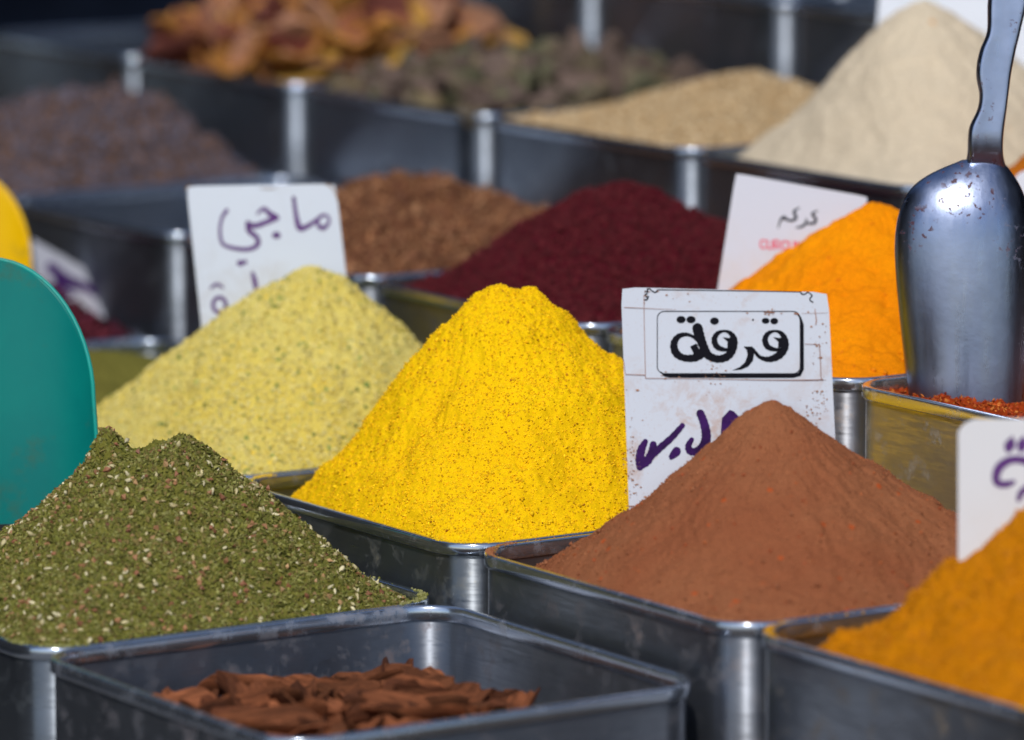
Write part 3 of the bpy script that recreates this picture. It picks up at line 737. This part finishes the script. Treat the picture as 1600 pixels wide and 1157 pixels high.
c1.ink('printed_frame', [rr(298, 208, 1290, 640, 48, 6),
        ('s', [(322, 628, 4), (345, 650, 18), (380, 656, 27), (800, 657, 28), (1240, 655, 28), (1285, 645, 28), (1304, 610, 26), (1303, 300, 24), (1290, 250, 14), (1270, 226, 4)], 1),
        ('s', [(306, 58, 6), (800, 64, 6), (1284, 72, 6)], 1),
        ('s', [(300, 60, 9), (285, 76, 9), (262, 66, 8), (245, 52, 8), (228, 56, 9), (232, 72, 8), (212, 68, 8)]), ('s', [(228, 84, 8), (214, 94, 9), (222, 108, 8), (236, 104, 8), (226, 126, 9), (212, 128, 9)]),
        ('s', [(1290, 72, 9), (1308, 90, 9), (1330, 84, 8), (1342, 74, 8), (1356, 82, 8)]), ('s', [(1362, 86, 8), (1372, 100, 9), (1358, 118, 8), (1362, 134, 8), (1378, 144, 9)])], m_ink, z4)
c1.ink('handwriting', [('p', [(1120, 90), (1200, 5), (1245, 20), (1330, 110), (1290, 260), (1200, 420), (1095, 420), (1105, 300)], 1),
        ('s', [(895, 42, 84), (930, 130, 88), (955, 240, 96), (950, 330, 98), (905, 400, 84), (840, 440, 80), (785, 430, 78), (772, 375, 66), (805, 315, 50)]),
        ('p', [(565, 490), (590, 440), (635, 390), (685, 410), (680, 470), (590, 525)]),
        ('s', [(708, 168, 55), (600, 290, 66), (470, 405, 74), (400, 470, 74)]),
        ('s', [(322, 335, 56), (280, 420, 84), (265, 520, 90), (265, 600, 74)]),
        ('s', [(275, 590, 70), (340, 540, 90), (390, 450, 84), (405, 365, 72)])], m_pur, (960, 640, 6.667))
rsn = np.random.default_rng(11); dots = []
for (bx_, by_, sx_, sy_, n_) in ((1440, 790, 40, 60, 60), (1380, 900, 60, 50, 60), (110, 1200, 40, 160, 90), (560, 650, 150, 40, 40), (1080, 215, 60, 12, 24), (1420, 420, 30, 90, 40), (300, 90, 160, 30, 30), (700, 640, 30, 60, 26), (120, 1420, 60, 90, 50)):
    for _ in range(int(n_*.55)):
        r_ = abs(rsn.normal())*2.2+1.5; dots.append(('e', bx_+rsn.normal()*sx_, by_+rsn.normal()*sy_, r_*(1+rsn.random()), r_))
c1.ink('spice_smudges', [d for d in dots if 60 < d[1] < 1480 and d[2] > 60], plain('rubbed_spice', (.40, .22, .15), .8, .1, .3), z4, .0005)['kind'] = 'stuff'
c1.ink('tape_edges', [('s', [(205, 95, 4), (207, 300, 3), (216, 672, 4)], 1), ('s', [(70, 180, 4), (250, 188, 3), (430, 196, 2)], 1), ('s', [(62, 540, 3), (78, 645, 5), (210, 650, 5)], 1),
        ('s', [(216, 672, 4), (600, 676, 3), (1100, 684, 5), (1425, 682, 6), (1434, 660, 5), (1424, 450, 5), (1412, 438, 4), (1322, 434, 3)]), ('s', [(1392, 190, 4), (1402, 270, 6), (1398, 300, 4)]),
        ('s', [(1300, 222, 2), (1480, 218, 2)], 1), ('s', [(1040, 214, 5), (1110, 216, 7)], 1), ('s', [(1250, 222, 9), (1278, 226, 9)], 1),
        ('s', [(84, 1560, 6), (200, 1562, 5), (280, 1566, 4)], 1)], m_stain, z4, .0006)

Y2 = trays[(1, 1)].location.y + .12*U
c2 = Card(420, 400, Y2, R(4), R(10), .0035, .05)
c2.build('handwritten_card', [(291, 291), (524, 288), (556, 560), (320, 560)], paper('bent_card', (.55, .60, .68), (.36, .30, .25), .6, 14), 'tall white card with purple Arabic handwriting behind the pale yellow heap', .0012, .0012)
z5 = (280, 270, 4.45)
c2.ink('handwriting', [('s', [(795, 178, 26), (808, 280, 30), (835, 385, 42), (890, 375, 34), (950, 335, 28), (1000, 298, 22), (1035, 312, 18), (1038, 352, 20), (1000, 388, 34), (968, 372, 28), (962, 340, 20)]),
        ('s', [(545, 285, 18), (588, 252, 26), (625, 285, 36), (675, 315, 42)]), ('s', [(675, 315, 42), (600, 348, 36), (520, 372, 38), (475, 350, 30)]), ('s', [(475, 350, 30), (485, 405, 36), (538, 450, 34), (545, 500, 34), (490, 532, 30), (400, 530, 28), (310, 502, 24), (287, 450, 22), (284, 380, 20), (300, 310, 22), (330, 265, 28)]),
        ('e', 675, 437, 30, 24), ('e', 425, 630, 24, 22), ('e', 458, 622, 16, 16), ('s', [(510, 700, 24), (525, 755, 36), (535, 820, 26)]),
        ('s', [(222, 800, 18), (262, 776, 20), (302, 798, 18)]), ('s', [(280+45*math.cos(a*.524), 920+52*math.sin(a*.524), 26) for a in range(13)])], m_pur2, z5)
c2.ink('worn_edge', [('s', [(45, 115, 12), (60, 95, 10), (90, 88, 5)]), ('s', [(1015, 86, 5), (1050, 95, 10), (1085, 150, 8), (1110, 230, 5)]), ('s', [(560, 110, 3), (620, 116, 7), (680, 110, 3)])], plain('scorched_edge', (.25, .15, .08), .8, .1, .4), z5, .0003)

Y3 = trays[(2, 2)].location.y + .10*U
c3 = Card(1240, 350, Y3, R(-8), R(8), .0015, .06)
c3.build('printed_card', [(1150, 271), (1356, 308), (1330, 520), (1110, 520)], paper('small_card', (.54, .565, .655), (.55, .38, .18), .3, 10), 'white card with small black and red print left of the vivid orange heap', .001, .0005)
z6 = (1100, 260, 5.333)
c3.ink('lettering', [('s', [(948, 372, 8), (905, 398, 22), (932, 440, 24), (920, 474, 24), (868, 478, 18)]), ('s', [(855, 440, 12), (850, 475, 20), (815, 504, 20), (772, 512, 12)]),
        ('s', [(798, 345, 8), (752, 378, 22), (768, 425, 24), (745, 450, 22), (700, 450, 20), (668, 428, 30), (640, 450, 18), (618, 515, 8)])], m_ink, z6)
L = {'C': [[(50, 12), (30, 0), (8, 8), (0, 35), (8, 62), (30, 70), (50, 58)]], 'U': [[(0, 0), (0, 45), (10, 68), (35, 68), (46, 45), (46, 0)]], 'R': [[(0, 70), (0, 0), (35, 2), (42, 20), (32, 38), (2, 38)], [(20, 38), (45, 70)]],
     'M': [[(0, 70), (4, 0), (26, 40), (48, 0), (52, 70)]], 'A': [[(0, 70), (24, 0), (48, 70)], [(10, 46), (38, 46)]]}
its = []; x = 470
for ch in 'CURCUMA':
    for st_ in L[ch]: its.append(('s', [(x+a*.9, 615+b+(x-470)*.05, 13) for a, b in st_]))
    x += 60
c3.ink('red_lettering', its, m_red, z6)

Y4 = trays[(4, 1)].location.y + .02*U
c4 = Card(1560, 740, Y4, R(2), R(6), .001, .06)
c4.build('corner_card', [(1497, 655), (1840, 655), (1840, 930), (1497, 930)], paper('plain_card', (.58, .58, .60), (.5, .4, .3), .15, 14), 'white card with thick purple lettering cut by the right edge', .0012, .0045)
c4.ink('handwriting', [('p', [(1205, 480), (1152, 535), (1172, 592), (1222, 548)]), ('p', [(1275, 478), (1232, 530), (1250, 590), (1300, 545)]),
        ('s', [(1420, 800, 46), (1370, 700, 50), (1290, 642, 52), (1200, 632, 50), (1130, 670, 56), (1102, 730, 52), (1112, 778, 46), (1165, 786, 44), (1208, 772, 30)]),
        ('s', [(1242, 880, 30), (1262, 835, 40), (1330, 790, 46), (1420, 800, 46), (1500, 860, 46)])], m_pur2, (1280, 560, 3.99))
Y5 = trays[(1, 3)].location.y + .12*U
c5 = Card(1450, 20, Y5, R(3), R(8), .001, .06)
c5.build('back_card', [(1378, -60), (1640, -75), (1640, 140), (1362, 140)], paper('far_card', (.66, .70, .78), (.5, .4, .3), .15, 14), 'white card standing behind the peak of the cream heap', .0012, .003)
Y6 = trays[(2, 3)].location.y - .25*U
c6 = Card(1640, 300, Y6, R(3), R(8), .001, .06)
c6.build('edge_card', [(1586, 268), (1760, 262), (1760, 420), (1580, 420)], paper('edge_card_paper', (.62, .65, .72), (.5, .4, .3), .15, 14), 'sliver of white card right of the metal scoop at the picture edge', .0012, .003)
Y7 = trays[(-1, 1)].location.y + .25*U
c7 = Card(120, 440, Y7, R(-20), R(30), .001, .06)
c7.build('card_reflection', [(48, 372), (182, 448), (176, 502), (60, 462)], paper('card_reflection_tone', (.30, .31, .36), (.3, .2, .2), .3, 14), 'tilted card shape standing in for a card reflected in the tray wall', .0012, .0008)  # solid card put where the steel wall would reflect a label
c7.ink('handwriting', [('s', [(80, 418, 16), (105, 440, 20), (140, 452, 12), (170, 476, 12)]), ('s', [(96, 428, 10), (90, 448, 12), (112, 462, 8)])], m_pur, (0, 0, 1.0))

# ------------------------------------------------------------------ scoops
def shell(name, prof, mat, th, arc=R(100), nu=40, ex=1., cyl=None):
    """a trough: prof = [(half width, height, depth of the bowl, centre offset)], open towards local +Y"""
    V = []; F = []; nv = len(prof)
    for side in (0, 1):
        for (hw, z, dp, off) in prof:
            for i in range(nu+1):
                a = -math.pi/2+math.pi*i/nu
                hx = max(hw-side*th, .0004); dd = max(dp-side*th, .0004)
                if cyl: dd = (cyl[1]-side*th)*math.sqrt(max(1-(hx*math.sin(a)/(cyl[0]*1.03))**2, 0))/max(math.cos(a)**ex, 1e-9)
                V.append((off+hx*math.sin(a), -dd*(math.cos(a)**ex if not cyl else max(math.cos(a)**ex, 1e-9)), z-(side*th*.5 if z == prof[-1][1] else 0)))
    W = nu+1; n1 = nv*W
    for k in range(nv-1):
        for i in range(nu):
            q = (k*W+i, k*W+i+1, (k+1)*W+i+1, (k+1)*W+i); F.append(q); F.append(tuple(n1+x for x in reversed(q)))
    per = [i for i in range(W)]+[k*W+nu for k in range(1, nv)]+[(nv-1)*W+i for i in range(nu-1, -1, -1)]+[k*W for k in range(nv-2, 0, -1)]
    for k in range(len(per)):
        a, b = per[k], per[(k+1) % len(per)]; F.append((b, a, n1+a, n1+b))
    return V, F
# metal scoop: everything measured at its own distance, in metres
YS = trays[(3, 2)].location.y + .14*U
k_ = YS/FPX*1.0
def sm(pxs): return pxs*YS/(FPX*cp)         # picture units to metres at the scoop
m_al = None
m_al, t_, b_ = newmat('cast_aluminium'); v_ = coords(t_)
base_c = mixc(t_, ramp(t_, noise(t_, v_, 22, 4, .6), .35, .7), (.31, .36, .50), (.22, .26, .37))
pit = ramp(t_, noise(t_, v_, 240, 3, .6), .60, .62)
pitm = ramp(t_, noise(t_, v_, 20, 2, .5), .50, .56)
zz = N(t_, 'ShaderNodeSeparateXYZ'); t_.links.new(v_, zz.inputs[0])
up_ = ramp(t_, zz.outputs[2], .125, .145)
m1 = N(t_, 'ShaderNodeMath', operation='MULTIPLY'); t_.links.new(pit, m1.inputs[0]); t_.links.new(pitm, m1.inputs[1])
m2 = N(t_, 'ShaderNodeMath', operation='MULTIPLY'); t_.links.new(m1.outputs[0], m2.inputs[0]); t_.links.new(up_, m2.inputs[1])
t_.links.new(mixc(t_, m2.outputs[0], base_c, (.07, .03, .045)), b_.inputs['Base Color'])
mt = N(t_, 'ShaderNodeMath', operation='SUBTRACT', use_clamp=True); mt.inputs[0].default_value = 1; t_.links.new(m2.outputs[0], mt.inputs[1]); t_.links.new(mt.outputs[0], b_.inputs['Metallic'])
mpp = N(t_, 'ShaderNodeMapping'); mpp.inputs['Scale'].default_value = (1, 1, .08); t_.links.new(v_, mpp.inputs[0])
t_.links.new(ramp(t_, noise(t_, mpp.outputs[0], 160, 4, .6), .3, .7, (.25,)*3, (.38,)*3), b_.inputs['Roughness'])
bpn = N(t_, 'ShaderNodeBump'); bpn.inputs['Strength'].default_value = .13; bpn.inputs['Distance'].default_value = .001
t_.links.new(noise(t_, v_, 130, 5, .65), bpn.inputs['Height']); t_.links.new(bpn.outputs[0], b_.inputs['Normal'])

bot = at(1508, 720, YS)
scoop = empty('metal_scoop', tuple(bot)); tag(scoop, 'dented aluminium scoop with a wavy grip standing in red powder', 'scoop')
# outline rows of the blade: picture y, left x, right x
rows = [(730, 1427, 1590), (700, 1424, 1592), (660, 1420, 1596), (620, 1415, 1600), (560, 1408, 1605), (500, 1402, 1608), (440, 1397, 1611), (400, 1395, 1612), (370, 1396, 1612), (345, 1400, 1610), (325, 1406, 1606),
        (308, 1414, 1600), (294, 1425, 1594), (282, 1440, 1587), (272, 1458, 1580), (264, 1476, 1574), (258, 1492, 1569), (252, 1505, 1567)]
prof = []
wmax = 108
for (yy, x0, x1) in rows:
    hw = (x1-x0)/2; cxp = (x0+x1)/2
    prof.append((sm(hw), at(cxp, yy, YS)[2]-bot[2], sm(hw*.5 if yy > 330 else hw*.5*(.75+.25*(yy-252)/78)), at(cxp, yy, YS)[0]-bot[0]))
scoop.rotation_euler.x = R(-7); scoop.location.x += .0022
V, F = shell('blade', prof, m_al, .0012)
bl = mesh_np('blade', V, F, m_al, scoop)
sm_ = bl.modifiers.new('s', 'SUBSURF'); sm_.levels = sm_.render_levels = 1
# grip: outline down the left (wavy) and right sides
gl = [(275, 1500), (258, 1508), (245, 1511), (222, 1511), (204, 1512), (190, 1519), (176, 1527), (160, 1530), (146, 1530), (132, 1526), (118, 1525), (104, 1526), (90, 1529), (76, 1533), (62, 1541), (48, 1544), (30, 1544), (10, 1544), (-12, 1546), (-34, 1556), (-54, 1562), (-74, 1560), (-92, 1566), (-108, 1580), (-116, 1600)]
gr = [(275, 1578), (258, 1571), (245, 1567), (222, 1567), (204, 1569), (190, 1571), (176, 1573), (160, 1575), (146, 1577), (132, 1579), (118, 1581), (104, 1584), (90, 1587), (76, 1590), (62, 1594), (48, 1597), (30, 1602), (10, 1607), (-12, 1612), (-34, 1616), (-54, 1619), (-74, 1622), (-92, 1622), (-108, 1618), (-116, 1610)]
V = []; F = []
nr = len(gl); ns = 12
for (ya, xl), (_, xr) in zip(gl, gr):
    A0 = at(xl, ya, YS); A1 = at(xr, ya, YS); c = (A0+A1)/2-bot; hw = (A1[0]-A0[0])/2
    s_ = np.clip((275-ya)/60, 0, 1)
    for k in range(ns):
        a = 2*math.pi*k/ns; cx_ = math.copysign(abs(math.cos(a))**.45, math.cos(a)); sy_ = math.copysign(abs(math.sin(a))**.6, math.sin(a))
        V.append((c[0]+hw*cx_, -.006+.010*min(max((ya-238)/30, 0), 1)+.0065*sy_-.003*abs(cx_)**3*(1 if sy_ < 0 else -1), c[2]))
for r_ in range(nr-1):
    for k in range(ns): F.append((r_*ns+k, r_*ns+(k+1) % ns, (r_+1)*ns+(k+1) % ns, (r_+1)*ns+k))
F.append(tuple(range(ns-1, -1, -1))); F.append(tuple((nr-1)*ns+k for k in range(ns)))
gp = mesh_np('grip', V, F, m_al, scoop)
s2 = gp.modifiers.new('s', 'SUBSURF'); s2.levels = s2.render_levels = 2

def plastic(name, c, c2):
    m, t, b = newmat(name); v = coords(t)
    cc = mixc(t, ramp(t, noise(t, v, 14, 4, .6), .35, .7), c, c2)
    d = ramp(t, noise(t, v, 26, 6, .72), .56, .72, (0, 0, 0), (.5,)*3)
    t.links.new(mixc(t, d, cc, (.06, .10, .05)), b.inputs['Base Color'])
    b.inputs['Roughness'].default_value = .38; b.inputs['Specular IOR Level'].default_value = .4
    try: b.inputs['Subsurface Weight'].default_value = .0
    except Exception: pass
    return m
def tube(name, P, r, mat, parent, ns=8):
    V = []; F = []; P = [np.array(p, float) for p in P]
    for k, p in enumerate(P):
        d = P[min(k+1, len(P)-1)]-P[max(k-1, 0)]; d /= np.linalg.norm(d)+1e-9
        u = np.array([0, 1., 0]); w_ = np.cross(d, u)
        for a in range(ns): V.append(tuple(p+r*(u*math.cos(a*2*math.pi/ns)+w_*math.sin(a*2*math.pi/ns))))
    for k in range(len(P)-1):
        for a in range(ns): F.append((k*ns+a, k*ns+(a+1) % ns, (k+1)*ns+(a+1) % ns, (k+1)*ns+a))
    return mesh_np(name, V, F, mat, parent)
def plastic_scoop(name, label, Y, cx, ytop, hwpx, ybot, mat, pts, depth=.5, yaw=0, rimm=None):
    """rounded trough blade standing tip up; pts = [(fraction of half width, picture y)] from the tip down"""
    b0 = at(cx, ybot, Y); e = empty(name, tuple(b0), yaw); tag(e, label, 'scoop', 'plastic scoops at the left edge')
    f = Y/(FPX*cp); prof = []
    for (fr, yy) in reversed(pts):
        hw = max(fr*hwpx*f, .0008); prof.append((hw, at(cx, yy, Y)[2]-b0[2], hw*depth if fr > .7 else hw*depth*(.5+.5*fr/.7), 0))
    CY = (hwpx*f*1.03, hwpx*f*depth)
    V, F = shell('blade', prof, mat, .0022, cyl=CY)
    def ydep(x): return CY[1]*math.sqrt(max(1-(x/(CY[0]*1.03))**2, 0))
    # open side to the lens: turn round
    V = [(x, -y, z) for (x, y, z) in V]; F = [tuple(reversed(q)) for q in F]
    o = mesh_np('blade', V, F, mat, e)
    try: o.data.set_sharp_from_angle(angle=R(60))
    except Exception: pass
    tube('edge_bead', [(-q[0], ydep(q[0]), q[1]) for q in prof]+[(q[0], ydep(q[0]), q[1]) for q in reversed(prof)], .0016, rimm or mat, e)
    return e
YT = trays[(2, 0)].location.y + .30*U
tipt = [(math.sin(a), 408+(1-math.cos(a))*210) for a in np.linspace(.03, math.pi/2, 16)]; tipt = [(a, b+13) for a, b in tipt]
ptst = tipt+[(1.02, 690), (1.03, 760), (1.03, 840)]
plastic_scoop('plastic_scoop', 'teal plastic scoop with a rounded edge standing in the green herb heap', YT, -6, 408, 158, 860, plastic('teal_plastic', (.0, .185, .165), (.0, .15, .145)), ptst, .75, R(8), plastic('teal_edge', (.005, .30, .25), (.005, .24, .21)))
YY = trays[(0, 1)].location.y + .1*U
tipy = [(math.sin(a), 270+(1-math.cos(a))*140) for a in np.linspace(.03, math.pi/2, 14)]
plastic_scoop('plastic_scoop', 'bright yellow plastic scoop behind the teal one at the left edge', YY, -62, 270, 110, 600, plastic('yellow_plastic', (.80, .48, .0), (.76, .44, .0)), tipy+[(1.0, 500), (1.0, 620)], .45, 0)
